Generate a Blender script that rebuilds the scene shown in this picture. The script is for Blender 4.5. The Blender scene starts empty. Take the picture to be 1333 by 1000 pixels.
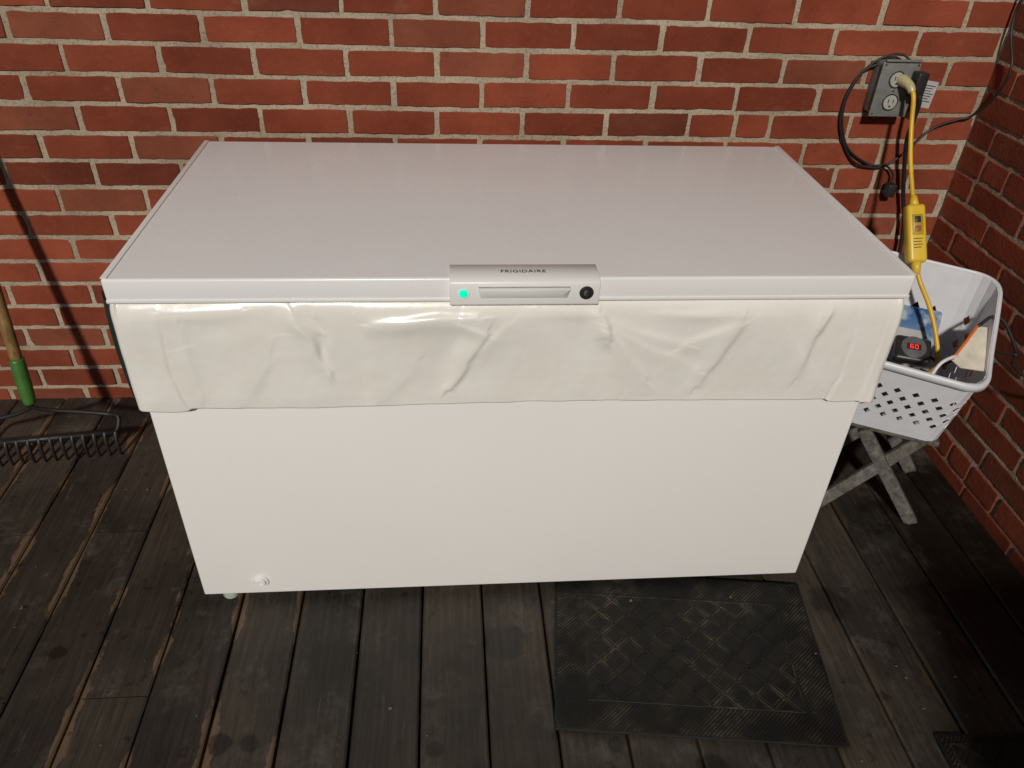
import bpy, math, random
from mathutils import Vector, Matrix, noise
random.seed(7)
S=bpy.context.scene
S.view_settings.view_transform='Standard'
try: S.view_settings.look='None'
except Exception: pass
S.view_settings.exposure=0
# ---------------------------------------------------------------- helpers
def link(o,parent=None):
    S.collection.objects.link(o)
    if parent: o.parent=parent
    return o
def empty(name,loc=(0,0,0)):
    e=bpy.data.objects.new(name,None); e.empty_display_size=.1; S.collection.objects.link(e); return e
def mobj(name,v,f,mat=None,parent=None,smooth=False):
    me=bpy.data.meshes.new(name); me.from_pydata([tuple(a) for a in v],[],f); me.update()
    if mat: me.materials.append(mat)
    if smooth:
        for p in me.polygons: p.use_smooth=True
    return link(bpy.data.objects.new(name,me),parent)
def fixn(o):
    import bmesh
    bm=bmesh.new(); bm.from_mesh(o.data); bmesh.ops.recalc_face_normals(bm,faces=bm.faces); bm.to_mesh(o.data); bm.free()
def bevel(o,w,seg=3):
    m=o.modifiers.new('bevel','BEVEL'); m.width=w; m.segments=seg; m.limit_method='ANGLE'; m.angle_limit=math.radians(40)
    for p in o.data.polygons: p.use_smooth=True
    return o
def box(name,a,b,mat,parent=None,bev=0.002,seg=3,M=None):
    x0,y0,z0=a;x1,y1,z1=b
    v=[(x0,y0,z0),(x1,y0,z0),(x1,y1,z0),(x0,y1,z0),(x0,y0,z1),(x1,y0,z1),(x1,y1,z1),(x0,y1,z1)]
    if M: v=[M@Vector(p) for p in v]
    o=mobj(name,v,[(0,3,2,1),(4,5,6,7),(0,1,5,4),(1,2,6,5),(2,3,7,6),(3,0,4,7)],mat,parent)
    if bev: bevel(o,bev,seg)
    return o
def frame(origin,xd,zd):
    x=Vector(xd).normalized(); z=Vector(zd); z=(z-x*z.dot(x)).normalized(); y=z.cross(x)
    M=Matrix((x,y,z)).transposed().to_4x4(); M.translation=Vector(origin); return M
def catmull(P,n=10):
    P=[Vector(p) for p in P]; Q=[P[0]*2-P[1]]+P+[P[-1]*2-P[-2]]; out=[]
    for i in range(1,len(Q)-2):
        a,b,c,d=Q[i-1:i+3]
        for k in range(n):
            t=k/n
            out.append(.5*((2*b)+(c-a)*t+(2*a-5*b+4*c-d)*t*t+(3*b-a-3*c+d)*t**3))
    out.append(P[-1]); return out
def tube(name,P,r,mat,parent=None,n=10,sides=12,straight=False,closed=False,flat=1.0):
    pts=[Vector(p) for p in P] if straight else catmull(P,n)
    m=len(pts); rr=r if callable(r) else (lambda t:r)
    up=Vector((0,0,1)); v=[];f=[]; prev=None
    for i,p in enumerate(pts):
        if closed: d=(pts[(i+1)%m]-pts[i-1])
        else: d=pts[min(i+1,m-1)]-pts[max(i-1,0)]
        d.normalize()
        if prev is None:
            s=d.cross(up)
            if s.length<.05: s=d.cross(Vector((1,0,0)))
        else: s=prev-d*prev.dot(d)
        s.normalize(); prev=s; w=s.cross(d)
        R=rr(i/(m-1))
        for k in range(sides):
            a=2*math.pi*k/sides; v.append(p+s*R*math.cos(a)+w*R*flat*math.sin(a))
    for i in range(m if closed else m-1):
        j=(i+1)%m
        for k in range(sides):
            l=(k+1)%sides; f.append((i*sides+k,i*sides+l,j*sides+l,j*sides+k))
    if not closed:
        f.append(tuple(range(sides-1,-1,-1))); f.append(tuple((m-1)*sides+k for k in range(sides)))
    o=mobj(name,v,f,mat,parent,True); fixn(o)
    for q in o.data.polygons:
        if len(q.vertices)>4: q.use_smooth=False
    return o
def lathe(name,prof,M,mat,parent=None,n=40):
    v=[];f=[]
    for r,h in prof:
        for k in range(n):
            a=2*math.pi*k/n; v.append(M@Vector((r*math.cos(a),r*math.sin(a),h)))
    for i in range(len(prof)-1):
        for k in range(n):
            l=(k+1)%n; f.append((i*n+k,i*n+l,(i+1)*n+l,(i+1)*n+k))
    f.append(tuple((len(prof)-1)*n+k for k in range(n)))
    o=mobj(name,v,f,mat,parent,True); fixn(o)
    m=o.modifiers.new('es','EDGE_SPLIT'); m.split_angle=math.radians(45)
    return o
# ---------------------------------------------------------------- materials
class N:
    def __init__(s,name,rough=.5,col=(.5,.5,.5),spec=.5,metal=0):
        s.m=bpy.data.materials.new(name); s.m.use_nodes=True; s.t=s.m.node_tree; s.b=s.t.nodes['Principled BSDF']
        s.b.inputs['Base Color'].default_value=(*col,1); s.b.inputs['Roughness'].default_value=rough
        s.b.inputs['Specular IOR Level'].default_value=spec; s.b.inputs['Metallic'].default_value=metal
    def n(s,ty,**k):
        x=s.t.nodes.new(ty)
        for a,b in k.items(): setattr(x,a,b)
        return x
    def l(s,a,b): s.t.links.new(a,b)
    def pos(s,scale=(1,1,1)):
        g=s.n('ShaderNodeNewGeometry'); mp=s.n('ShaderNodeMapping'); mp.inputs['Scale'].default_value=scale
        s.l(g.outputs['Position'],mp.inputs['Vector']); return mp.outputs[0]
    def noise(s,scale,vec=None,detail=4,rough=.55,dist=0):
        x=s.n('ShaderNodeTexNoise'); x.inputs['Scale'].default_value=scale; x.inputs['Detail'].default_value=detail
        x.inputs['Roughness'].default_value=rough; x.inputs['Distortion'].default_value=dist
        s.l(vec if vec is not None else s.pos(),x.inputs['Vector']); return x.outputs['Fac']
    def ramp(s,fac,a,b,ca=(0,0,0),cb=(1,1,1)):
        x=s.n('ShaderNodeValToRGB'); e=x.color_ramp.elements
        e[0].position=a;e[1].position=b;e[0].color=(*ca,1);e[1].color=(*cb,1); s.l(fac,x.inputs[0]); return x.outputs[0]
    def mix(s,fac,a,b,mode='MIX'):
        x=s.n('ShaderNodeMix',data_type='RGBA',blend_type=mode)
        for i,v in ((0,fac),(6,a),(7,b)):
            if hasattr(v,'is_output'): s.l(v,x.inputs[i])
            elif i==0: x.inputs[0].default_value=v
            else: x.inputs[i].default_value=(*v,1)
        return x.outputs[2]
    def math(s,op,a,b=0.):
        x=s.n('ShaderNodeMath',operation=op)
        for i,v in ((0,a),(1,b)):
            if hasattr(v,'is_output'): s.l(v,x.inputs[i])
            else: x.inputs[i].default_value=v
        return x.outputs[0]
    def bump(s,h,dist,strength=1.):
        x=s.n('ShaderNodeBump'); x.inputs['Distance'].default_value=dist; x.inputs['Strength'].default_value=strength
        s.l(h,x.inputs['Height']); s.l(x.outputs[0],s.b.inputs['Normal']); return x
    def col(s,c): s.l(c,s.b.inputs['Base Color'])
    def rgh(s,c): s.l(c,s.b.inputs['Roughness'])
def simple(name,col,rough=.5,var=.15,scale=30,bump=0.,metal=0,spec=.5):
    k=N(name,rough,col,spec,metal); n=k.noise(scale)
    k.col(k.mix(k.ramp(n,.3,.7),tuple(c*(1-var) for c in col),tuple(min(1,c*(1+var)) for c in col)))
    k.rgh(k.ramp(n,.2,.8,(rough*.85,)*3,(min(1,rough*1.2),)*3))
    if bump: k.bump(k.noise(scale*6),bump)
    return k.m
def brick_mat():
    k=N('brick_clay',.85,spec=.25)
    at=k.n('ShaderNodeVertexColor',layer_name='Col')
    n1=k.noise(8,detail=5); n2=k.noise(60,detail=4,rough=.7); n3=k.noise(260,detail=2)
    c=k.mix(k.ramp(n1,.35,.7),at.outputs[0],k.mix(1.,at.outputs[0],(.72,.66,.66),'MULTIPLY'))
    c=k.mix(k.math('MULTIPLY',k.ramp(n2,.55,.75),.22),c,(.34,.12,.07))
    c=k.mix(k.math('MULTIPLY',k.ramp(n2,.27,.38,(1,1,1),(0,0,0)),.5),c,(.06,.022,.016))
    n4=k.noise(6,vec=k.pos((1,1,2.2)),detail=7,rough=.75)
    c=k.mix(k.math('MULTIPLY',k.ramp(n4,.60,.74),.26),c,(.32,.23,.17))
    n5=k.noise(1.6,detail=5)
    c=k.mix(k.ramp(n5,.40,.68),c,k.mix(1.,c,(.68,.63,.61),'MULTIPLY'))
    k.col(c); k.bump(k.math('ADD',k.math('MULTIPLY',n2,.7),k.math('MULTIPLY',n3,.3)),.003,.7)
    return k.m
def mortar_mat():
    k=N('mortar',.95,spec=.15)
    n1=k.noise(5,detail=6); n2=k.noise(150,detail=3,rough=.7)
    c=k.mix(k.ramp(n1,.3,.7),(.27,.22,.16),(.47,.40,.305)); c=k.mix(k.ramp(n2,.33,.5),k.mix(1.,c,(.62,.58,.55),'MULTIPLY'),c)
    k.col(c); k.bump(n2,.003,.8); return k.m
def deck_mat():
    k=N('weathered_deck_board',.6,spec=.4)
    at=k.n('ShaderNodeVertexColor',layer_name='Col')
    sp=k.n('ShaderNodeSeparateColor'); k.l(at.outputs[0],sp.inputs[0])
    uv=k.n('ShaderNodeUVMap',uv_map='UVMap'); su=k.n('ShaderNodeSeparateXYZ'); k.l(uv.outputs[0],su.inputs[0])
    g=k.n('ShaderNodeNewGeometry')
    cb=k.n('ShaderNodeCombineXYZ'); k.l(k.math('MULTIPLY',sp.outputs[0],37.),cb.inputs[2])
    ad=k.n('ShaderNodeVectorMath',operation='ADD'); k.l(g.outputs['Position'],ad.inputs[0]); k.l(cb.outputs[0],ad.inputs[1])
    mp=k.n('ShaderNodeMapping'); mp.inputs['Scale'].default_value=(1,.045,1); k.l(ad.outputs[0],mp.inputs[0])
    grain=k.noise(170,vec=mp.outputs[0],detail=5,rough=.65,dist=.6)
    mp2=k.n('ShaderNodeMapping'); mp2.inputs['Scale'].default_value=(1,.16,1); k.l(ad.outputs[0],mp2.inputs[0])
    rings=k.n('ShaderNodeTexWave',wave_type='BANDS',bands_direction='X'); rings.inputs['Scale'].default_value=14
    rings.inputs['Distortion'].default_value=9; rings.inputs['Detail'].default_value=3; rings.inputs['Detail Scale'].default_value=1.2
    k.l(mp2.outputs[0],rings.inputs['Vector'])
    big=k.noise(3.2,vec=ad.outputs[0],detail=5,rough=.6)
    c=k.mix(sp.outputs[0],(.042,.035,.028),(.070,.059,.046))
    c=k.mix(k.math('MULTIPLY',k.ramp(grain,.35,.65),.65),k.mix(1.,c,(.5,.49,.47),'MULTIPLY'),c)
    c=k.mix(k.math('MULTIPLY',rings.outputs['Fac'],.3),c,k.mix(1.,c,(.5,.49,.47),'MULTIPLY'))
    c=k.mix(k.ramp(big,.35,.68),k.mix(1.,c,(.52,.51,.50),'MULTIPLY'),k.mix(1.,c,(1.4,1.36,1.3),'MULTIPLY'))
    scv=k.noise(60,vec=k.pos((1,.10,1)),detail=6,rough=.8)
    c=k.mix(k.math('MULTIPLY',k.ramp(scv,.60,.72),.40),c,(.15,.135,.115))
    blot=k.noise(7,detail=7,rough=.75)
    c=k.mix(k.math('MULTIPLY',k.ramp(blot,.54,.68),.38),c,(.125,.113,.098))
    edge=k.math('ABSOLUTE',k.math('SUBTRACT',su.outputs[0],.5))
    wn=k.noise(8,vec=k.pos((1,.35,1)),detail=6,rough=.7)
    w=k.ramp(k.math('ADD',k.math('MULTIPLY',edge,.95),wn),.94,.98)
    w=k.math('MULTIPLY',w,sp.outputs[1])
    c=k.mix(w,c,k.mix(grain,(.06,.037,.02),(.19,.13,.078)))
    wn2=k.noise(14,detail=6,rough=.75)
    c=k.mix(k.math('MULTIPLY',k.math('MULTIPLY',k.ramp(wn2,.66,.70),sp.outputs[1]),.7),c,(.15,.105,.06))
    wet_shade=None
    for (px,py,r) in [(-.574,-.321,.024),(-.52,-.32,.022),(-.17,-.35,.018),(.18,-.36,.018),(1.19,-.12,.26),(1.2,.2,.25),(.35,-.42,.035),(-.95,-.1,.02),(-.02,-.12,.05),(.74,-.05,.05)]:  # small water spots; the two large discs by the right wall are painted shade
        d=k.n('ShaderNodeVectorMath',operation='DISTANCE'); k.l(g.outputs['Position'],d.inputs[0]); d.inputs[1].default_value=(px,py,0)
        q=k.math('SUBTRACT',1.,k.math('DIVIDE',d.outputs['Value'],r))
        wet_shade=q if wet_shade is None else k.math('MAXIMUM',wet_shade,q)
    spn=k.noise(22,detail=5,rough=.6)
    wet_shade_mask=k.ramp(k.math('ADD',wet_shade,k.math('MULTIPLY',k.math('SUBTRACT',spn,.5),1.6)),.0,.25)
    sp2=k.ramp(k.noise(26,vec=k.pos((1,1,1)),detail=3),.64,.68)
    wet_shade_mask=k.math('MAXIMUM',wet_shade_mask,k.math('MULTIPLY',sp2,.7))
    c=k.mix(k.math('MULTIPLY',wet_shade_mask,.8),c,k.mix(1.,c,(.30,.28,.26),'MULTIPLY'))
    k.col(c); k.rgh(k.mix(wet_shade_mask,k.ramp(grain,.2,.8,(.5,.5,.5),(.75,.75,.75)),(.42,.42,.42)))
    k.bump(k.math('ADD',k.math('MULTIPLY',grain,.8),k.math('MULTIPLY',rings.outputs['Fac'],.15)),.0025,.8); return k.m
M_brick=brick_mat(); M_mortar=mortar_mat(); M_deck=deck_mat()
def enamel(name,col,rough):
    k=N(name,rough,col,.5); n=k.noise(2.5,detail=5); n2=k.noise(900,detail=2)
    k.col(k.mix(k.ramp(n,.3,.75),tuple(c*.97 for c in col),col)); k.rgh(k.ramp(k.noise(5,detail=6,rough=.7),.3,.75,(rough*.85,)*3,(rough*1.25,)*3))
    k.bump(n2,.0002,.25); return k.m
M_white=enamel('white_enamel',(.83,.825,.815),.30)
M_lid=enamel('white_lid_enamel',(.81,.81,.82),.26)
M_plate=enamel('white_plastic',(.78,.78,.775),.33)
M_gasket=simple('grey_gasket',(.30,.30,.29),.6)
M_dark=simple('black_gap',(.012,.012,.012),.8)
M_blackplastic=simple('black_plastic',(.02,.02,.02),.4)
M_rubbercord=simple('black_cord_rubber',(.016,.014,.013),.5)
M_yellow=simple('yellow_cord',(.62,.38,.025),.4,.1)
M_yellow2=simple('yellow_plastic',(.66,.45,.035),.38,.06)
M_chrome=simple('chrome',(.6,.6,.6),.25,metal=1)
M_grey=simple('grey_cast_metal',(.16,.165,.16),.45,.15,60,bump=.0006)
M_recept=simple('receptacle_plastic',(.36,.35,.32),.4)
M_basket=simple('white_basket_plastic',(.60,.61,.65),.38,.04)
M_green=simple('green_collar',(.045,.14,.022),.45)
M_iron=simple('painted_iron',(.010,.010,.010),.5,.3)
M_paper=simple('paper_tag',(.36,.36,.36),.7)
M_letter=simple('grey_lettering',(.02,.02,.022),.5)
def wood(name,a,b,sc=(1,1,.06)):
    k=N(name,.7,spec=.3); n=k.noise(160,vec=k.pos(sc),detail=5,dist=.5); n2=k.noise(12,detail=4)
    c=k.mix(k.ramp(n,.3,.7),a,b); c=k.mix(k.ramp(n2,.4,.7),c,k.mix(1.,c,(.65,.62,.6),'MULTIPLY'))
    k.col(c); k.bump(n,.001,.8); return k.m
M_handle=wood('rake_handle_wood',(.16,.09,.03),(.32,.20,.07))
M_grywood=wood('weathered_grey_wood',(.06,.055,.05),(.17,.16,.145),(.4,.4,.4))
def vinyl():
    k=N('white_vinyl',.3,(.78,.77,.73),.5); n=k.noise(14,detail=5); n2=k.noise(60,detail=4,rough=.7)
    k.col(k.mix(k.ramp(n,.3,.7),(.80,.785,.75),(.76,.74,.695))); k.rgh(k.ramp(n,.3,.7,(.22,)*3,(.32,)*3))
    k.bump(n2,.0006,.4); return k.m
M_vinyl=vinyl(); M_vinyl_dk=simple('dark_green_vinyl',(.02,.03,.026),.4)
def emis(name,col,st):
    k=N(name,.4,col); k.b.inputs['Emission Color'].default_value=(*col,1); k.b.inputs['Emission Strength'].default_value=st; return k.m
M_led=emis('green_led',(.0,.72,.40),.85); M_red=emis('red_led',(1,.03,.02),1.)
# ---------------------------------------------------------------- brick walls
COURSE=.0685; Z0=.0405-COURSE; PITCH=.213; J=.0116
def brick_wall(name,u0,u1,zmax,tf,phase,seed,root=None):
    """tf(u,depth,z): depth>0 towards the room"""
    rnd=random.Random(seed); root=root or empty(name)
    V=[];F=[];C=[]
    nrow=int((zmax-Z0)/COURSE)
    for r in range(-1,nrow):
        zb=Z0+r*COURSE; off=phase+(PITCH/2 if r%2 else 0)+rnd.uniform(-.006,.006)
        k=math.floor((u0-off)/PITCH)-1; x=off+k*PITCH
        while x<u1:
            L=PITCH; parts=[L]
            if rnd.random()<.06: s=rnd.uniform(.42,.58); parts=[L*s,L*(1-s)]
            xs=x; x=off+(round((x-off)/PITCH)+1)*PITCH
            for pi,pl in enumerate(parts):
                nxs=x if pi==len(parts)-1 else xs+pl
                a=max(xs+J/2+rnd.uniform(-.0012,.0020),u0); b=min(nxs-J/2+rnd.uniform(-.0020,.0012),u1); xs=nxs
                if b-a<.025: continue
                sk=rnd.uniform(-.0010,.0010)
                z1=zb+J/2+rnd.uniform(-.0014,.0014); z2=zb+COURSE-J/2+rnd.uniform(-.0016,.0014)
                nx=max(2,int((b-a)/.016)); out=[]
                for i in range(nx): out.append((a+(b-a)*i/nx,z1))
                for i in range(4): out.append((b,z1+(z2-z1)*i/4))
                for i in range(nx): out.append((b-(b-a)*i/nx,z2))
                for i in range(4): out.append((a,z2-(z2-z1)*i/4))
                ca=Vector(((a+b)/2,(z1+z2)/2)); n=len(out); base=len(V)
                proud=rnd.uniform(-.0015,.0015); tilt=rnd.uniform(-.01,.01)
                jit=[rnd.uniform(-.0010,.0010) for _ in out]
                if rnd.random()<.18:
                    q=rnd.randrange(n); jit[q]+=rnd.uniform(.002,.004); jit[(q+1)%n]+=.0015
                for inset,dep in ((.0,-.012),(.0,.0018-.0035),(.0016,.0)):
                    for i,(u,z) in enumerate(out):
                        du=ca.x-u; dz=ca.y-z
                        hu=(b-a)/2; hz=(z2-z1)/2
                        cr=1 if (abs(abs(du)-hu)<1e-6 and abs(abs(dz)-hz)<1e-6) else 0
                        ins=inset+jit[i]+cr*.0007
                        uu=u+math.copysign(1,du)*ins*(1 if abs(abs(du)-hu)<1e-6 else 0)
                        zz=z+math.copysign(1,dz)*ins*(1 if abs(abs(dz)-hz)<1e-6 else 0)
                        zz+=sk*(u-ca.x)/hu
                        V.append(tf(uu,dep+proud+tilt*(u-ca.x)*.6,zz))
                for q in range(2):
                    for i in range(n):
                        j=(i+1)%n; F.append((base+q*n+i,base+q*n+j,base+(q+1)*n+j,base+(q+1)*n+i))
                F.append(tuple(base+2*n+i for i in range(n)))
                t=rnd.random(); w=rnd.random()
                c=[.205+.095*t,.044+.025*t,.021+.012*t]
                if w<.09: c=[v*.72 for v in c]
                elif w<.20: c=[c[0]*.92,c[1]*1.18,c[2]*1.3]
                C+= [c]*(2*n+1)
    o=mobj('bricks',V,F,M_brick,root); fixn(o)
    ca_=o.data.color_attributes.new('Col','FLOAT_COLOR','CORNER')
    for p,c in zip(o.data.polygons,C):
        for li in p.loop_indices: ca_.data[li].color=(*c,1)
    nu=int((u1-u0)/.012); nz=int((zmax+.1)/.012); v=[];f=[]
    for j in range(nz+1):
        for i in range(nu+1):
            u=u0+(u1-u0)*i/nu; z=-.1+(zmax+.1)*j/nz
            v.append(tf(u,-.0030+.0022*noise.noise((u*34+seed,z*34,0))+.001*noise.noise((u*90+seed,z*90,0)),z))
    for j in range(nz):
        for i in range(nu):
            a=j*(nu+1)+i; f.append((a,a+1,a+nu+2,a+nu+1))
    m=mobj('mortar',v,f,M_mortar,root,True); fixn(m)
    return root
YW=.796; XW=1.248
w1=brick_wall('brick_wall',-3.0,XW,2.45,lambda u,d,z:(u,YW-d,z),-.146,3)
w2=brick_wall('brick_wall',-YW,2.6,2.45,lambda u,d,z:(XW-d,-u,z),-.70,11)
hw=empty('added_shade_parapet'); PY=-1.95; PX0=.48; PH=1.33  # unseen parapet behind the camera, added to cast shade on the right floor
brick_wall('x',PX0,XW,PH,lambda u,d,z:(u,PY+d,z),0,21,hw)
box('shade_parapet_core',(PX0+.012,PY-.19,-.03),(XW,PY-.006,PH),M_mortar,hw,0)
box('shade_parapet_cap',(PX0-.02,PY-.22,PH+.001),(XW,PY+.02,PH+.05),simple('shade_cap_stone',(.3,.29,.27),.85,bump=.002),hw,.006)
# ---------------------------------------------------------------- ground & deck
gm=simple('garden_soil',(.05,.045,.035),.95,.3,2)
mobj('ground',[(-300,-300,-.35),(300,-300,-.35),(300,300,-.35),(-300,300,-.35)],[(0,1,2,3)],gm)
deck=empty('wooden_deck')
V=[];F=[];C=[];U=[]
PW=.1345; k0=-24
rnd=random.Random(5)
for k in range(k0,9):
    g=.0050 if k%3 else .0065
    if k in(-4,-5,-3): g=.0070
    if k<-5: g=.0038
    xa=.071+PW*k+g/2; xb=min(.071+PW*(k+1)-.0025,XW)
    segs=[(-3.2,YW+.0)]
    if k<-5:
        s=.24+(-.45 if k%2 else 0.); segs=[(-3.2,s-.0012),(s+.0012,YW)]
    for (ya,yb) in segs:
        dz=rnd.uniform(-.0015,.0015); cup=rnd.uniform(-.0005,.0012)
        base=len(V); prof=[(0,-.03),(0,-.004),(.03,0),(.25,0),(.5,0),(.75,0),(.97,0),(1,-.004),(1,-.03)]
        ny=30
        for j in range(ny+1):
            y=ya+(yb-ya)*j/ny
            wob=.0016*noise.noise((k*3.1,y*3.,0)); wob2=.0016*noise.noise((k*3.1+7,y*3.,3))
            for (u,z) in prof:
                V.append((xa+(xb-xa)*u+(wob if u<.5 else wob2),y,min(0,dz)+z+cup*(4*(u-.5)**2-1)*(z==0)))
        m=len(prof); cr=rnd.random(); wear=1. if k<=-5 else (.15 if k<0 else .2)
        if k>5: cr*=.3
        for j in range(ny):
            for i in range(m-1):
                a=base+j*m+i; F.append((a,a+1,a+m+1,a+m)); C.append((cr,wear,0)); U.append((prof[i][0],prof[i+1][0],prof[i+1][0],prof[i][0]))
        for e,j in ((1,0),(0,ny)):
            fc=[base+j*m+i for i in range(m)]
            if e: fc=fc[::-1]
            F.append(tuple(fc)); C.append((cr,wear,0)); U.append((.5,)*m)
o=mobj('boards',V,F,M_deck,deck)
ca=o.data.color_attributes.new('Col','FLOAT_COLOR','CORNER'); uvl=o.data.uv_layers.new(name='UVMap')
for p,c,u in zip(o.data.polygons,C,U):
    for i,li in enumerate(p.loop_indices): ca.data[li].color=(*c,1); uvl.data[li].uv=(u[i],0)
box('joist_plate',(-3.2,-3.2,-.20),(XW,-3.1,-.032),M_grywood,deck,0)
for jy in (-2.4,-1.6,-.8,-.05,.6): box('joist',(-3.2,jy,-.17),(XW,jy+.04,-.032),M_grywood,deck,0)
V=[];F=[]
for k in range(k0,9):
    for jy in (-1.58,-.78,-.03,.62):
        for u in (.18,.82):
            cx=.071+PW*(k+u)+rnd.uniform(-.006,.006); cy=jy+rnd.uniform(-.008,.008); b=len(V)
            if cx>XW-.01: continue
            for q in range(10): V.append((cx+.0036*math.cos(q*.6283),cy+.0036*math.sin(q*.6283),.0006))
            F.append(tuple(range(b,b+10)))
mobj('nail_heads',V,F,simple('rusty_nail',(.03,.018,.012),.6),deck)
V=[];F=[]; rl=random.Random(44)
for i in range(150):
    x=rl.uniform(-1.5,1.2); y=rl.uniform(-.75,.75)
    if abs(x)<.70 and y>0: continue
    r=rl.choice([.0012,.0016,.002,.0025,.004]); a0=rl.uniform(0,6.28); b=len(V); st_=rl.uniform(.4,.8)
    for q in range(6):
        a=q*1.047; rr=r*rl.uniform(.6,1.2); px=rr*math.cos(a); py=rr*math.sin(a)*st_
        V.append((x+px*math.cos(a0)-py*math.sin(a0),y+px*math.sin(a0)+py*math.cos(a0),.0025+rl.uniform(0,.0016)+(.009 if .07<x<.7 and -.42<y<.05 else 0)))
    F.append(tuple(range(b,b+6)))
mobj('leaf_litter',V,F,simple('dry_leaf_bits',(.17,.125,.075),.8,.5,20))
# ---------------------------------------------------------------- chest freezer
H=.8167; fz=empty('chest_freezer')
box('body',(-.677,.015,.026),(.677,.675,.765),M_white,fz,.004,3)
box('plinth',(-.655,.045,.004),(.655,.65,.0262),M_dark,fz,.002,1)
box('gasket',(-.664,.030,.7652),(.664,.66,.7748),M_gasket,fz,.001)
lid=box('lid',(-.685,0,.775),(.685,.680,H),M_lid,fz,.005,4)
for s in (-1,1):
    box('lid_edge_trim',(min(s*.685,s*.6745),.002,H+.0003),(max(s*.685,s*.6745),.678,H+.0018),M_plate,fz,.0009,2)
box('lid_front_lip',(-.684,-.0016,.7735),(.684,.01,.7795),M_plate,fz,.0007,2)
box('body_top_trim',(-.679,.0125,.752),(.679,.03,.7652),M_plate,fz,.002,2)
for hx in (-.45,.45): box('hinge',(hx-.03,.676,.70),(hx+.03,.69,.80),M_plate,fz,.003)
M_foot=simple('foot_plastic',(.40,.46,.41),.5)
for fx,fy in ((-.628,.040),(.60,.62),(-.60,.62)):
    lathe('foot',[(.017,0),(.018,.004),(.015,.0265)],Matrix.Translation((fx,fy,0)),M_foot,fz,24)
v=[(-.127,.0475,H+.0005),(-.127,.0450,H+.0022),(-.127,.002,H+.0032),(-.127,-.0085,H-.004),(-.127,-.0105,H-.012),(-.127,-.0105,.772),(-.127,-.006,.7685),(-.127,.004,.7685),(-.127,.004,H-.01),(-.127,.0475,H-.003)]
n=len(v); v+=[(.126,b,c) for a,b,c in v]
f=[tuple(range(n))[::-1],tuple(range(n,2*n))]+[(i,(i+1)%n,(i+1)%n+n,i+n) for i in range(n)]
pl=mobj('latch_plate',v,f,M_plate,fz); fixn(pl); bevel(pl,.0015,2)
gv=[(-.081,-.0108,.8035),(.077,-.0108,.8035),(.071,-.0108,.7845),(-.075,-.0108,.7845),
    (-.079,-.0165,.8025),(.075,-.0165,.8025),(.060,-.0130,.788),(-.064,-.0130,.788)]
g=mobj('latch_grip',gv,[(4,5,6,7),(0,1,5,4),(1,2,6,5),(2,3,7,6),(3,0,4,7)],M_plate,fz); bevel(g,.001,2)
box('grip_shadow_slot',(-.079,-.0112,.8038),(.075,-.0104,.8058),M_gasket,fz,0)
def disc(name,x,z,y,prof,mat):
    M=frame((x,y,z),(1,0,0),(0,-1,0)); return lathe(name,prof,M,mat,fz,36)
disc('led_bezel',-.104,.794,-.0104,[(.0095,0),(.0095,.0012),(.0078,.0015)],M_plate)
disc('indicator_light',-.104,.794,-.0115,[(.0078,0),(.0074,.0012),(.004,.0022),(.001,.0026)],M_led)
disc('lock_ring',.103,.794,-.0104,[(.0122,0),(.0122,.0015),(.0100,.0022),(.0086,.0022),(.0086,.001)],M_blackplastic)
disc('lock_cylinder',.103,.794,-.0112,[(.0068,0),(.0068,.002),(.0060,.0024)],M_blackplastic)
disc('lock_core',.103,.794,-.0133,[(.0050,0),(.0050,.0008),(.0044,.001)],M_chrome)
box('keyhole',(.1020,-.0149,.7915),(.1040,-.0141,.7965),M_dark,fz,0)
cu=bpy.data.curves.new('logo_lettering','FONT'); cu.body='FRIGIDAIRE'; cu.size=.0138; cu.align_x='CENTER'; cu.extrude=.0002; cu.space_character=1.12; cu.offset=.0001
to=bpy.data.objects.new('tmp',cu); S.collection.objects.link(to); bpy.context.view_layer.update()
me=bpy.data.meshes.new_from_object(to.evaluated_get(bpy.context.evaluated_depsgraph_get())); bpy.data.objects.remove(to)
lo=bpy.data.objects.new('logo_lettering',me); me.materials.clear(); me.materials.append(M_letter); link(lo,fz)
lo.location=(-.003,.014,H+.0032); lo.rotation_euler=(math.radians(-1.2),0,0)
disc('drain_ring',-.549,.066,.0148,[(.0175,0),(.0175,.002),(.016,.0035),(.0135,.0035),(.0125,.002)],M_plate)
disc('drain_cap',-.549,.066,.0140,[(.0115,0),(.0115,.0045),(.0100,.0062),(.006,.0064),(.0055,.0052),(.001,.0052)],M_plate)
# ---------------------------------------------------------------- vinyl sheet
vs=empty('vinyl_sheet')
def pz(px,py): # crease table is in 'drawing units' of the sheet -> metres
    z=.772-(py-400)*.00161; sc=763-(py-400)*.30
    return ((px-662)/sc, z)
CR=[(365,412,410,485,.008,.012),(372,415,400,440,.006,.010),(395,425,405,482,-.005,.018),
 (470,425,600,418,.008,.013),(585,428,612,440,.004,.01),(612,438,568,510,.0060,.012),(575,430,560,500,-.004,.020),(600,470,640,430,.003,.014),
 (768,418,776,445,.008,.011),(775,440,830,500,.0045,.015),(780,430,880,455,.004,.016),(785,440,900,490,.0035,.016),(880,458,950,430,.004,.015),
 (955,425,905,512,.0045,.014),(1062,430,1040,500,.0045,.013),(1078,410,1062,440,.005,.011),
 (225,430,245,520,.003,.018),(245,450,330,440,.002,.028),(690,420,740,500,.002,.026),(520,480,480,525,.002,.02),(330,470,300,525,.003,.022),
 (1020,440,1080,520,.002,.015),(445,430,455,520,-.004,.028),(850,415,960,412,.004,.010),(680,408,760,414,.004,.009),(200,410,300,408,.004,.010)]
CR=[(*pz(a,b),*pz(c,d),e,g) for a,b,c,d,e,g in CR]
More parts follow.
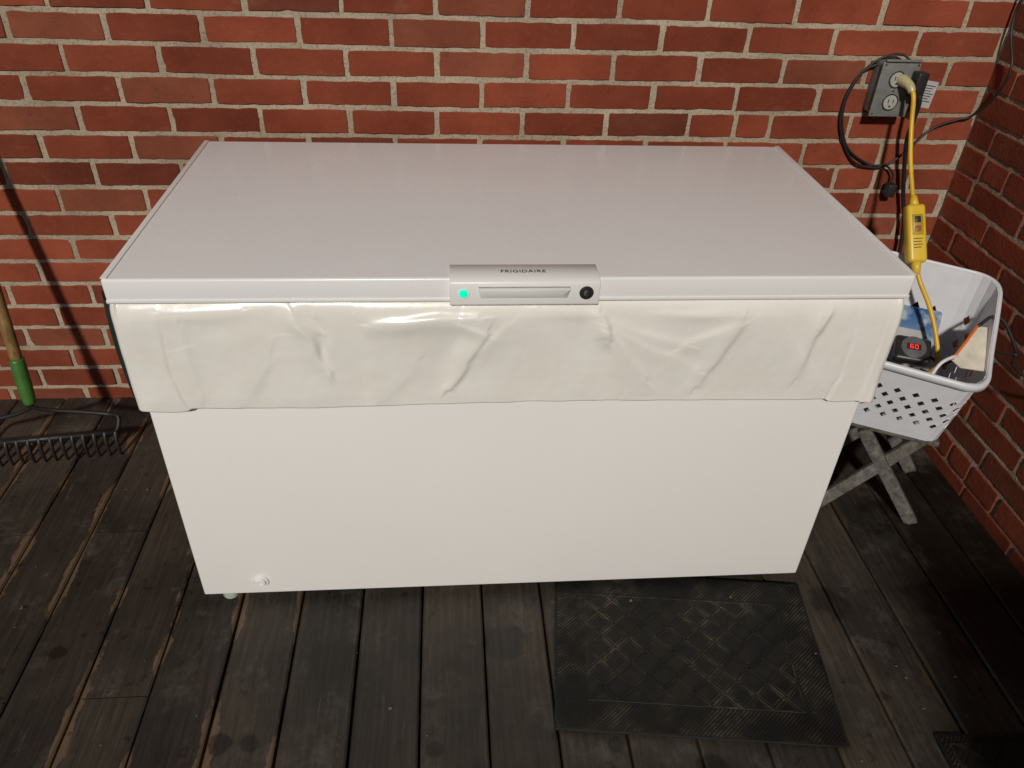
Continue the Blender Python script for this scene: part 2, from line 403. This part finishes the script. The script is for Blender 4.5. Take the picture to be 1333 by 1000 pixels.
def seg(p,q,x,z):
    dx,dz=q[0]-p[0],q[1]-p[1]; t=max(0,min(1,((x-p[0])*dx+(z-p[1])*dz)/(dx*dx+dz*dz)))
    sx,sz=x-p[0]-t*dx,z-p[1]-t*dz; side=sx*dz-sz*dx
    return math.hypot(sx,sz),side,t
def wrinkle(x,z):
    h=.002
    wx=x+.006*noise.noise((x*14,z*22,4)); wz=z+.006*noise.noise((x*14,z*22,8))
    for a,b,c,d,e,g in CR:
        r,s,t=seg((a,b),(c,d),wx,wz)
        if r>g*5: continue
        w=g*(1.9 if s>0 else .65); h+=.85*e*math.exp(-(r/w)**2*1.2)*(.30+.70*math.sin(math.pi*min(1,max(0,.12+.76*t))))
    h+=.0060*noise.noise((x*4.2,z*5,1.3))+.0013*noise.noise((x*11,z*8,5))+.0003*noise.noise((x*60,z*45,9))
    return h
def sheet():
    side=.40
    R=.012; XE=.686; YF=-.0015
    def corner(s):
        return [(s*(XE-R+R*math.sin(a)),YF+R*(1-math.cos(a)),s*math.sin(a),-math.cos(a),s) for a in [math.pi/2*i/8 for i in range(1,9)]]
    def sidep(s): return [(s*XE,YF+R+side*i/22,s,0,s) for i in range(1,23)]
    L_=[p for p in reversed(sidep(-1))]+list(reversed(corner(-1)))
    nx=560
    Fp=[(-(XE-R)+2*(XE-R)*i/nx,YF,0,-1,0) for i in range(nx+1)]
    path=L_+Fp+corner(1)+sidep(1)
    nz=96; v=[];f=[]
    for j in range(nz+1):
        t=j/nz
        for (x,y,nx_,ny_,sd) in path:
            ax=abs(x)
            fold=.603 if x<0 else .597
            lx=fold+.008*math.sin(math.pi*t)+.004*noise.noise((t*6,x>0,3))-.030*max(0,t-.75)*(4 if x<0 else 1.5)*.35
            q=max(0,min(1,(ax-lx)/.006)); q=q*q*(3-2*q)
            qh=max(0,min(1,(ax-lx+.012)/.03)); qh=qh*qh*(3-2*qh)
            step=.0020*q*(.25+.75*t)-.0016*math.exp(-((ax-lx)/.004)**2)*t*t
            zb=.5575+.0028*math.sin(x*7+1)+.0016*noise.noise((x*20,0,0))-.004*max(0,x)-.0055*qh
            z=.772+(zb-.772)*t
            h=wrinkle(x,z)*min(1,t*6+.2)*min(1,(1-t)*4+.6)
            h*=max(0,min(1,(.684-ax)/.03))*.85+.15
            h=max(-.003,h)+step
            tk=.013*math.exp(-t*16)
            if sd: h=h*.4+.003*noise.noise((y*9,z*12,sd))+.002; tk*=.6
            # right-hand end sags away from the cabinet side towards the hem
            if x>.66: h+=.004*t
            h-=tk
            v.append((x+nx_*h,y+ny_*h,z))
    m=len(path)
    for j in range(nz):
        for i in range(m-1):
            a=j*m+i; f.append((a,a+m,a+m+1,a+1))
    o=mobj('sheet',v,f,M_vinyl,vs,True); fixn(o); mm=o.modifiers.new('s','SOLIDIFY'); mm.thickness=.0010; mm.offset=0
sheet()
v=[];f=[]
for j in range(21):
    t=j/20; z=.762-.20*t
    for (y,x) in ((.020,-.6895),(.035,-.704-.005*math.sin(t*3)),(.06,-.716-.006*math.sin(t*3)),(.12,-.716),(.25,-.70),(.44,-.690)):
        v.append((x,y,z))
for j in range(20):
    for i in range(5):
        a=j*6+i; f.append((a,a+6,a+7,a+1))
o=mobj('side_flap',v,f,M_vinyl_dk,vs,True); o.modifiers.new('s','SOLIDIFY').thickness=.001
# ---------------------------------------------------------------- doormats
def mat_rubber():
    k=N('black_rubber',.6,(.02,.02,.02),.3); n=k.noise(8,detail=6,rough=.7); n2=k.noise(90,detail=4,rough=.7)
    c=k.mix(k.ramp(n,.45,.70),(.006,.0055,.005),(.020,.017,.013)); c=k.mix(k.math('MULTIPLY',k.ramp(n2,.60,.78),.35),c,(.06,.048,.033))
    k.col(c); k.rgh(k.ramp(n,.35,.6,(.45,)*3,(.85,)*3)); k.bump(n2,.0012,.8); return k.m
M_mat=mat_rubber()
def mat_ridge():
    k=N('rubber_ridge',.6,(.04,.04,.04),.3); n=k.noise(6.5,vec=k.pos((1,1,1)),detail=6,rough=.7); n2=k.noise(70,detail=3)
    c=k.mix(k.ramp(n,.47,.68),(.007,.0065,.006),(.075,.062,.044)); c=k.mix(k.math('MULTIPLY',k.ramp(n2,.42,.60),.8),c,(.010,.009,.008)); k.col(c); k.rgh(k.ramp(n,.3,.7,(.45,)*3,(.8,)*3)); return k.m
M_ridge=mat_ridge()
def clip(p,q,x0,y0,x1,y1):
    t0,t1=0.,1.;dx,dy=q[0]-p[0],q[1]-p[1]
    for a,b in ((-dx,p[0]-x0),(dx,x1-p[0]),(-dy,p[1]-y0),(dy,y1-p[1])):
        if abs(a)<1e-12:
            if b<0: return None
        else:
            r=b/a
            if a<0: t0=max(t0,r)
            else: t1=min(t1,r)
    if t0>=t1: return None
    return (p[0]+dx*t0,p[1]+dy*t0),(p[0]+dx*t1,p[1]+dy*t1)
def doormat(ox,oy,ang,w,d,bd=.068):
    root=empty('doormat'); M=Matrix.Translation((ox,oy,.002))@Matrix.Rotation(ang,4,'Z')
    box('mat_base',(0,0,0),(w,d,.006),M_mat,root,.0025,3,M)
    V=[];F=[]
    def strip(p,q,wd,z0=.0058,z1=.0078):
        dx,dy=q[0]-p[0],q[1]-p[1]; L=math.hypot(dx,dy)
        if L<.002: return
        nx,ny=-dy/L*wd/2,dx/L*wd/2; b=len(V)
        for (x,y) in (p,q):
            for s,z in ((-1,z0),(-.55,z1),(.55,z1),(1,z0)): V.append(M@Vector((x+nx*s,y+ny*s,z)))
        F.extend([(b,b+4,b+5,b+1),(b+1,b+5,b+6,b+2),(b+2,b+6,b+7,b+3),(b,b+1,b+2,b+3),(b+4,b+7,b+6,b+5)])
    x0,y0,x1,y1=bd,bd,w-bd,d-bd
    cw,ch=.062,.062
    ncx=int((x1-x0)/cw)+2; ncy=int((y1-y0)/ch)+2
    for i in range(-ncy-1,ncx+ncy+1):
        p=(x0+i*cw,y0); h=y1-y0
        for sg in (-1,1):
            q=(p[0]+sg*h/ch*cw,y1)
            c=clip(p,q,x0,y0,x1,y1)
            if c: strip(*c,.0055)
            for o_ in (.009,-.009):
                c=clip((p[0]+o_,p[1]),(q[0]+o_,q[1]),x0,y0,x1,y1)
                if c: strip(*c,.0022,.0058,.0068)
    for p,q in (((x0,y0),(x1,y0)),((x1,y0),(x1,y1)),((x1,y1),(x0,y1)),((x0,y1),(x0,y0))): strip(p,q,.004,.0058,.0066)
    s=.0085
    for (a0,b0,a1,b1) in ((.006,.006,w-.006,y0-.004),(.006,y1+.004,w-.006,d-.006),(.006,y0-.002,x0-.004,y1+.002),(x1+.004,y0-.002,w-.006,y1+.002)):
        i=a0-(b1-b0)
        while i<a1:
            c=clip((i,b0),(i+(b1-b0),b1),a0,b0,a1,b1)
            if c: strip(*c,.0042,.0058,.0074)
            i+=s
    o=mobj('mat_ribs',V,F,M_ridge,root); fixn(o); return root
doormat(.064,-.328,math.radians(-6.9),.572,.40)
doormat(.800,-1.02,math.radians(-1.0),.43,.64,.02)
# ---------------------------------------------------------------- garden rake
rk=empty('garden_rake')
hl=Vector((-1.405,.497,.068)); hr=Vector((-1.030,.545,.068))
tube('head_bar',[hl,hr],.0085,M_iron,rk,straight=True,sides=8)
for i in range(15):
    p=hl.lerp(hr,i/14)
    tube('tine',[p+Vector((0,.0,.004)),p+Vector((.001,-.010,-.010)),p+Vector((.002,-.016,-.036)),p+Vector((.003,-.014,-.066))],lambda t:.0072*(1-t*.5),M_iron,rk,n=4,sides=7)
cb=Vector((-1.216,.540,.172))
for s in (1,-1):
    mid=(hl+hr)/2; ax=(hr-hl)/2*s
    end=mid+ax
    P=[cb+Vector((0,0,.02)),cb+Vector((.002*s,0,-.01)),cb.lerp(end,.22)+Vector((0,.015,-.012)),cb.lerp(end,.55)+Vector((0,.028,.004)),cb.lerp(end,.86)+Vector((0,.034,.022)),end+Vector((.006*s,.024,.036)),end+Vector((.008*s,.008,.016)),end]
    tube('bow_arm',P,.0058,M_iron,rk,n=8,sides=8)
ax=Vector((-.06,.235,1)).normalized()
tube('collar',[cb,cb+ax*.02,cb+ax*.07,cb+ax*.125],lambda t:.014+.004*math.sin(min(1,t*1.4)*1.57),M_green,rk,n=6,sides=20)
tube('handle',[cb+ax*.10,cb+ax*.5,cb+ax*1.02],.0145,M_handle,rk,n=8,sides=20)
# ---------------------------------------------------------------- laundry basket
lb=empty('laundry_basket')
L=Vector((.891,-.454,0)); D=Vector((.454,.891,0))
FR=Vector((1.060,.156,0)); bw,bd=.400,.300
cen=FR-L*bw/2+D*bd/2
def ring(u,inset,rad=.055):
    a=bw/2-inset;b=bd/2-inset;r=max(.01,rad-inset*.6)
    segs=[('l',2*(a-r)),('a',math.pi/2*r),('l',2*(b-r)),('a',math.pi/2*r)]*2
    tot=sum(s[1] for s in segs); s=u*tot
    cx=[(-(a-r),-b,1,0),(a-r,-(b-r),-90,0),(a,-(b-r),0,1),(a-r,b-r,0,0),(a-r,b,-1,0),(-(a-r),b-r,90,0),(-a,b-r,0,-1),(-(a-r),-(b-r),180,0)]
    for i,(ty,ln) in enumerate(segs):
        if s<=ln or i==7:
            c=cx[i]
            if ty=='l': return (c[0]+c[2]*s,c[1]+c[3]*s)
            ang=math.radians(c[2])+s/r
            return (c[0]+r*math.cos(ang),c[1]+r*math.sin(ang))
        s-=ln
ZB=.256
def zr(ly,lx=0):
    t=(ly/(bd/2)+1)/2; t=max(0,min(1,t)); t=t*t*(3-2*t); return .464+.134*t-.012*(lx/(bw/2))
NU=60;NV=10
def bp(u,v):
    x,y=ring(u%1,0); x2,y2=ring(u%1,.034)
    zt=zr(y,x); q=v; X=x2+(x-x2)*q; Y=y2+(y-y2)*q; z=ZB+(zt-ZB)*v
    p=cen+L*X+D*Y; return Vector((p.x,p.y,z))
V=[];F=[];idx={}
def vid(u,v):
    key=(round(u*NU,3)%NU,round(v*NV,3))
    if key not in idx: idx[key]=len(V); V.append(bp(u,v))
    return idx[key]
for j in range(NV):
    for i in range(NU):
        A,B,Cc,Dd=vid(i/NU,j/NV),vid((i+1)/NU,j/NV),vid((i+1)/NU,(j+1)/NV),vid(i/NU,(j+1)/NV)
        fr=(i/NU)
        solid=j<2 or j>6 or (i+j)%2 or any(abs(fr-c)<.02 for c in (.0,.29,.5,.79,1.))
        if solid: F.append((A,B,Cc,Dd)); continue
        uc,vc=(i+.5)/NU,(j+.5)/NV; hu,hv=.46/NU,.44/NV
        s_,e_,n_,w_=vid(uc,vc-hv),vid(uc+hu,vc),vid(uc,vc+hv),vid(uc-hu,vc)
        F+=[(A,B,s_),(B,e_,s_),(B,Cc,e_),(Cc,n_,e_),(Cc,Dd,n_),(Dd,w_,n_),(Dd,A,w_),(A,s_,w_)]
o=mobj('basket_wall',V,F,M_basket,lb); fixn(o); m=o.modifiers.new('s','SOLIDIFY'); m.thickness=.0022; m.offset=0
mobj('basket_base',[bp(i/NU,0)+Vector((0,0,.001)) for i in range(NU)],[tuple(range(NU))],M_basket,lb)
V=[];F=[];m=6
for i in range(NU*2):
    u=i/(NU*2); p=bp(u,1); x,y=ring(u,0); x2,y2=ring(u,-.010); d=(L*(x2-x)+D*(y2-y))
    for (k,z) in ((0,-.004),(.1,.001),(.4,.0025),(.8,.001),(1.,-.003),(1.02,-.015)): V.append(p+d*k+Vector((0,0,z)))
n=NU*2
for i in range(n):
    for q in range(m-1): F.append((i*m+q,((i+1)%n)*m+q,((i+1)%n)*m+q+1,i*m+q+1))
o=mobj('basket_rim',V,F,M_basket,lb,True); fixn(o); mm=o.modifiers.new('s','SOLIDIFY'); mm.thickness=.0015; mm.offset=0
# contents
pk=empty('blue_package')
M_blue=N('printed_blue_film',.3); nn=M_blue.noise(16,detail=3); M_blue.col(M_blue.mix(M_blue.ramp(nn,.45,.55),(.035,.11,.26),(.30,.38,.46)))
Mp=frame((1.045,.450,.430),(.90,-.42,.0),(-.1,-.75,.6))
box('package_body',(-.075,-.06,-.02),(.06,.055,.015),M_blue.m,pk,.008,3,Mp)
box('package_label',(-.05,-.045,.0155),(.03,-.005,.0162),M_paper,pk,0,1,Mp)
tc=empty('temperature_controller')
Mt=frame((1.005,.365,.420),(.93,-.36,.0),(.0,-.55,.83))
box('controller_case',(-.042,-.034,-.016),(.042,.034,.012),M_blackplastic,tc,.009,4,Mt)
lathe('controller_face',[(.029,0),(.029,.003),(.026,.004)],Mt@Matrix.Translation((0,.002,.0118)),simple('controller_grey',(.10,.10,.11),.4),tc,32)
box('display_window',(-.016,-.006,.0158),(.016,.010,.0172),M_dark,tc,0,1,Mt)
def digit(cx,segs):
    w,h=.0032,.0048
    S_={'a':(-w,h,w,h),'g':(-w,0,w,0),'d':(-w,-h,w,-h),'f':(-w,0,-w,h),'b':(w,0,w,h),'e':(-w,-h,-w,0),'c':(w,-h,w,0)}
    for s in segs:
        x0,y0,x1,y1=S_[s]; box('digit_segment',(cx+x0-.0006,.002+y0-.0006,.0173),(cx+x1+.0006,.002+y1+.0006,.0179),M_red,tc,0,1,Mt)
digit(-.0055,'afgedc'); digit(.0055,'abcdef')
fp=empty('folded_lamp_shade')
Mq=frame((1.068,.268,.492),(.93,.36,.06),(-.1,-.52,.85))
sc=1.28
vv=[(-.055,-.012,0),(.045,.030,0),(.072,.020,-.002),(.055,-.01,-.004),(.0,-.050,-.008),(-.045,-.030,-.004)]
vv=[(a*sc,b*sc,c) for a,b,c in vv]
o=mobj('shade_panel',[Mq@Vector(p) for p in vv],[tuple(range(6))],simple('cream_panel',(.66,.62,.52),.5),fp); o.modifiers.new('s','SOLIDIFY').thickness=.003
tube('orange_strip',[Mq@Vector((-.07,-.014,.003)),Mq@Vector((0,.014,.004)),Mq@Vector((.060,.040,.003))],.0034,simple('orange_tape',(.75,.18,.02),.4),fp)
tube('white_clip',[Mq@Vector((-.12,-.03,-.04)),Mq@Vector((-.095,-.012,-.01)),Mq@Vector((-.07,-.010,.004)),Mq@Vector((-.05,-.012,.002))],.004,M_basket,fp)
tube('lamp_cord',[Mq@Vector((.058,.038,.004)),(1.145,.33,.535),(1.165,.31,.53),(1.172,.25,.49),(1.15,.215,.475),(1.17,.17,.462),(1.205,.15,.44),(1.238,.12,.43)],.0040,M_rubbercord,fp)
tube('lamp_cord_b',[(1.0,.40,.41),(1.03,.36,.42),(1.07,.33,.40),(1.10,.33,.42),(1.13,.31,.44),(1.14,.27,.475),(1.165,.235,.49)],.0034,M_rubbercord,fp)
V=[];F=[]
for j in range(25):
    for i in range(25):
        a=(i/24-.5)*.29;b=(j/24-.5)*.20; p=cen+L*a+D*b
        V.append((p.x,p.y,.335+.045*noise.noise((a*14,b*14,2))+.02*noise.noise((a*40,b*40,2))-.5*(a*a+b*b)))
for j in range(24):
    for i in range(24):
        q=j*25+i; F.append((q,q+1,q+26,q+25))
mobj('crumpled_cloth',V,F,simple('grey_cloth',(.16,.17,.20),.9),None,True)
# ---------------------------------------------------------------- stool
st=empty('folding_stool')
def beam(name,a,b,w,t,nrm,mat,par):
    a=Vector(a);b=Vector(b); M=frame(a,b-a,nrm); Ln=(b-a).length
    return box(name,(0,-w/2,-t/2),(Ln,w/2,t/2),mat,par,.002,2,M)
for off in (Vector((0,0,0)),D*.22):
    beam('leg',Vector((.900,.283,.240))+off,Vector((1.060,.190,.0))+off,.032,.018,D,M_grywood,st)
    beam('leg',Vector((1.050,.240,.240))+off+D*.02,Vector((.800,.250,.0))+off,.032,.018,D,M_grywood,st)
for i in range(5):
    a=FR-L*.38+D*(.06+.048*i); b=FR+L*-.03+D*(.06+.048*i)
    beam('seat_slat',(a.x,a.y,.2475),(b.x,b.y,.2475),.040,.014,(0,0,1),M_grywood,st)
# ---------------------------------------------------------------- outlet box
ob=empty('electrical_outlet_box')
box('box_body',(.932,.748,.878),(1.018,.7975,.998),M_grey,ob,.004,3)
box('cover_plate',(.927,.744,.873),(1.023,.7485,1.003),M_grey,ob,.002,3)
box('cover_hinge',(.930,.738,1.0035),(1.020,.7475,1.009),M_grey,ob,.002,2)
Mo=lambda x,z:frame((x,.7445,z),(1,0,0),(0,-1,0))
for z in (.908,.962):
    lathe('receptacle_gasket',[(.0205,-.0006),(.0205,.001),(.0185,.0016)],Mo(.972,z),M_blackplastic,ob,30)
    lathe('receptacle',[(.0175,0),(.0175,.002),(.0165,.003)],Mo(.972,z),M_recept,ob,30)
    for dx in (-.0062,.0062): box('slot',(.972+dx-.0011,.7409,z-.001),(.972+dx+.0011,.7417,z+.008),M_dark,ob,0)
    lathe('ground_slot',[(.0026,0),(.0026,.0004)],frame((.972,.7414,z-.009),(1,0,0),(0,-1,0)),M_dark,ob,14)
lathe('cover_screw',[(.003,0),(.003,.001)],Mo(.972,.935),M_chrome,ob,14)
for sx in (.934,1.016):
    for sz in (.880,.996): lathe('corner_screw',[(.0026,0),(.0026,.001)],Mo(sx,sz),M_chrome,ob,12)
box('black_adapter',(1.006,.712,.925),(1.034,.744,.985),M_blackplastic,ob,.004)
yc=empty('extension_cord')
tube('plug',[(.985,.742,.962),(.987,.725,.960),(.990,.708,.955),(.993,.698,.945)],lambda t:.0145-.006*t,simple('clear_plug',(.45,.39,.22),.3),yc,sides=16)
tube('cord_upper',[(.990,.705,.955),(.995,.688,.935),(.999,.668,.88),(1.001,.63,.81),(1.003,.585,.75),(1.003,.558,.722)],.0056,M_yellow,yc)
a=Vector((1.003,.562,.728));b=Vector((1.006,.464,.594)); Mg=frame(a,b-a,(-.1,-.8,.6)); Ln=(b-a).length
box('gfci_body',(.012,-.0225,-.016),(Ln-.012,.0225,.016),M_yellow2,yc,.009,4,Mg)
tube('strain_relief',[a-(b-a)*.06,a+(b-a)*.12],lambda t:.008+.005*t,M_yellow2,yc,straight=True)
tube('strain_relief_b',[b-(b-a)*.12,b+(b-a)*.10],lambda t:.013-.005*t,M_yellow2,yc,straight=True)
box('face_recess',(.038,-.013,.0155),(.088,.013,.0166),simple('dark_yellow_plastic',(.42,.28,.03),.5),yc,.0005,1,Mg)
box('test_button',(.043,-.007,.0162),(.058,.007,.0182),M_blackplastic,yc,.001,2,Mg)
box('reset_button',(.066,-.007,.0162),(.080,.007,.0182),simple('red_button',(.30,.10,.03),.4),yc,.001,2,Mg)
for i in range(4): box('gfci_print',(.096+.007*i,-.012,.0160),(.098+.007*i,.010-.003*(i%2),.0163),M_letter,yc,0,1,Mg)
tube('cord_lower',[b,(1.014,.440,.566),(1.037,.406,.518),(1.050,.365,.465),(1.057,.33,.405),(1.05,.34,.36)],.0056,M_yellow,yc)
pc=empty('power_cord')
tube('wall_loop',[(.96,.760,1.0),(.935,.775,.992),(.900,.785,.968),(.876,.785,.905),(.885,.785,.83),(.94,.785,.748),(1.0,.785,.728),(1.045,.785,.738),(1.085,.785,.775),(1.13,.785,.83),(1.19,.785,.855),(1.222,.775,.87),(1.237,.74,.925),(1.236,.72,1.0),(1.234,.775,1.10),(1.232,.76,1.3),(1.23,.77,2.2)],.0032,M_rubbercord,pc,n=10)
tube('wall_loop_b',[(1.02,.765,.99),(.98,.780,1.014),(.92,.785,.990),(.885,.786,.93),(.882,.786,.86),(.92,.787,.78),(.99,.785,.737),(1.035,.78,.735),(1.06,.775,.715),(1.062,.772,.69)],.0028,M_rubbercord,pc)
box('loose_plug',(1.050,.755,.655),(1.074,.782,.69),M_blackplastic,pc,.004)
tube('freezer_lead',[(1.018,.725,.945),(1.03,.715,.92),(1.04,.73,.86),(1.055,.75,.80),(1.10,.765,.67),(1.135,.765,.57),(1.15,.76,.45),(1.14,.76,.25),(1.0,.755,.06),(.8,.73,.02),(.66,.70,.05)],.0055,M_rubbercord,pc)
tg=empty('paper_tag')
Mtg=frame((1.040,.735,.965),(.97,-.1,-.12),(0,-1,.1))
box('tag_card',(0,-.062,0),(.034,0,.0008),M_paper,tg,0,1,Mtg)
for i in range(7): box('tag_print',(.004,-.012-.006*i,.0009),(.030-.004*(i%3),-.010-.006*i,.0011),M_letter,tg,0,1,Mtg)
# ---------------------------------------------------------------- light
EL=math.radians(34); AZ=math.radians(13)
d=Vector((math.sin(AZ)*math.cos(EL),math.cos(AZ)*math.cos(EL),-math.sin(EL)))
sl=bpy.data.lights.new('sun','SUN'); sl.energy=2.66; sl.angle=math.radians(3.5); sl.color=(1,.94,.85)
so=bpy.data.objects.new('sun',sl); S.collection.objects.link(so); so.rotation_euler=d.to_track_quat('-Z','Y').to_euler(); so.location=(-2,-4,4)
W=bpy.data.worlds.new('World'); S.world=W; W.use_nodes=True; t=W.node_tree; bg=t.nodes['Background']
sk=t.nodes.new('ShaderNodeTexSky'); sk.sky_type='NISHITA'; sk.sun_disc=False; sk.sun_elevation=EL
sk.sun_rotation=math.pi+AZ
t.links.new(sk.outputs[0],bg.inputs[0]); bg.inputs[1].default_value=.016
# ---------------------------------------------------------------- camera
cam=bpy.data.cameras.new('camera'); co=bpy.data.objects.new('camera',cam); S.collection.objects.link(co)
cam.sensor_fit='HORIZONTAL'; cam.sensor_width=36; cam.lens=1000.94/1333*36; cam.clip_start=.02; cam.clip_end=1000
yaw,pitch,roll=.09969,.62106,.04268
f=Vector((math.sin(yaw)*math.cos(pitch),math.cos(yaw)*math.cos(pitch),-math.sin(pitch)))
r=Vector((math.cos(yaw),-math.sin(yaw),0)); u=r.cross(f)
r2=r*math.cos(roll)+u*math.sin(roll); u2=-r*math.sin(roll)+u*math.cos(roll)
Mc=Matrix((r2,u2,-f)).transposed().to_4x4(); Mc.translation=Vector((-.12955,-1.14033,1.41901)); co.matrix_world=Mc
S.camera=co
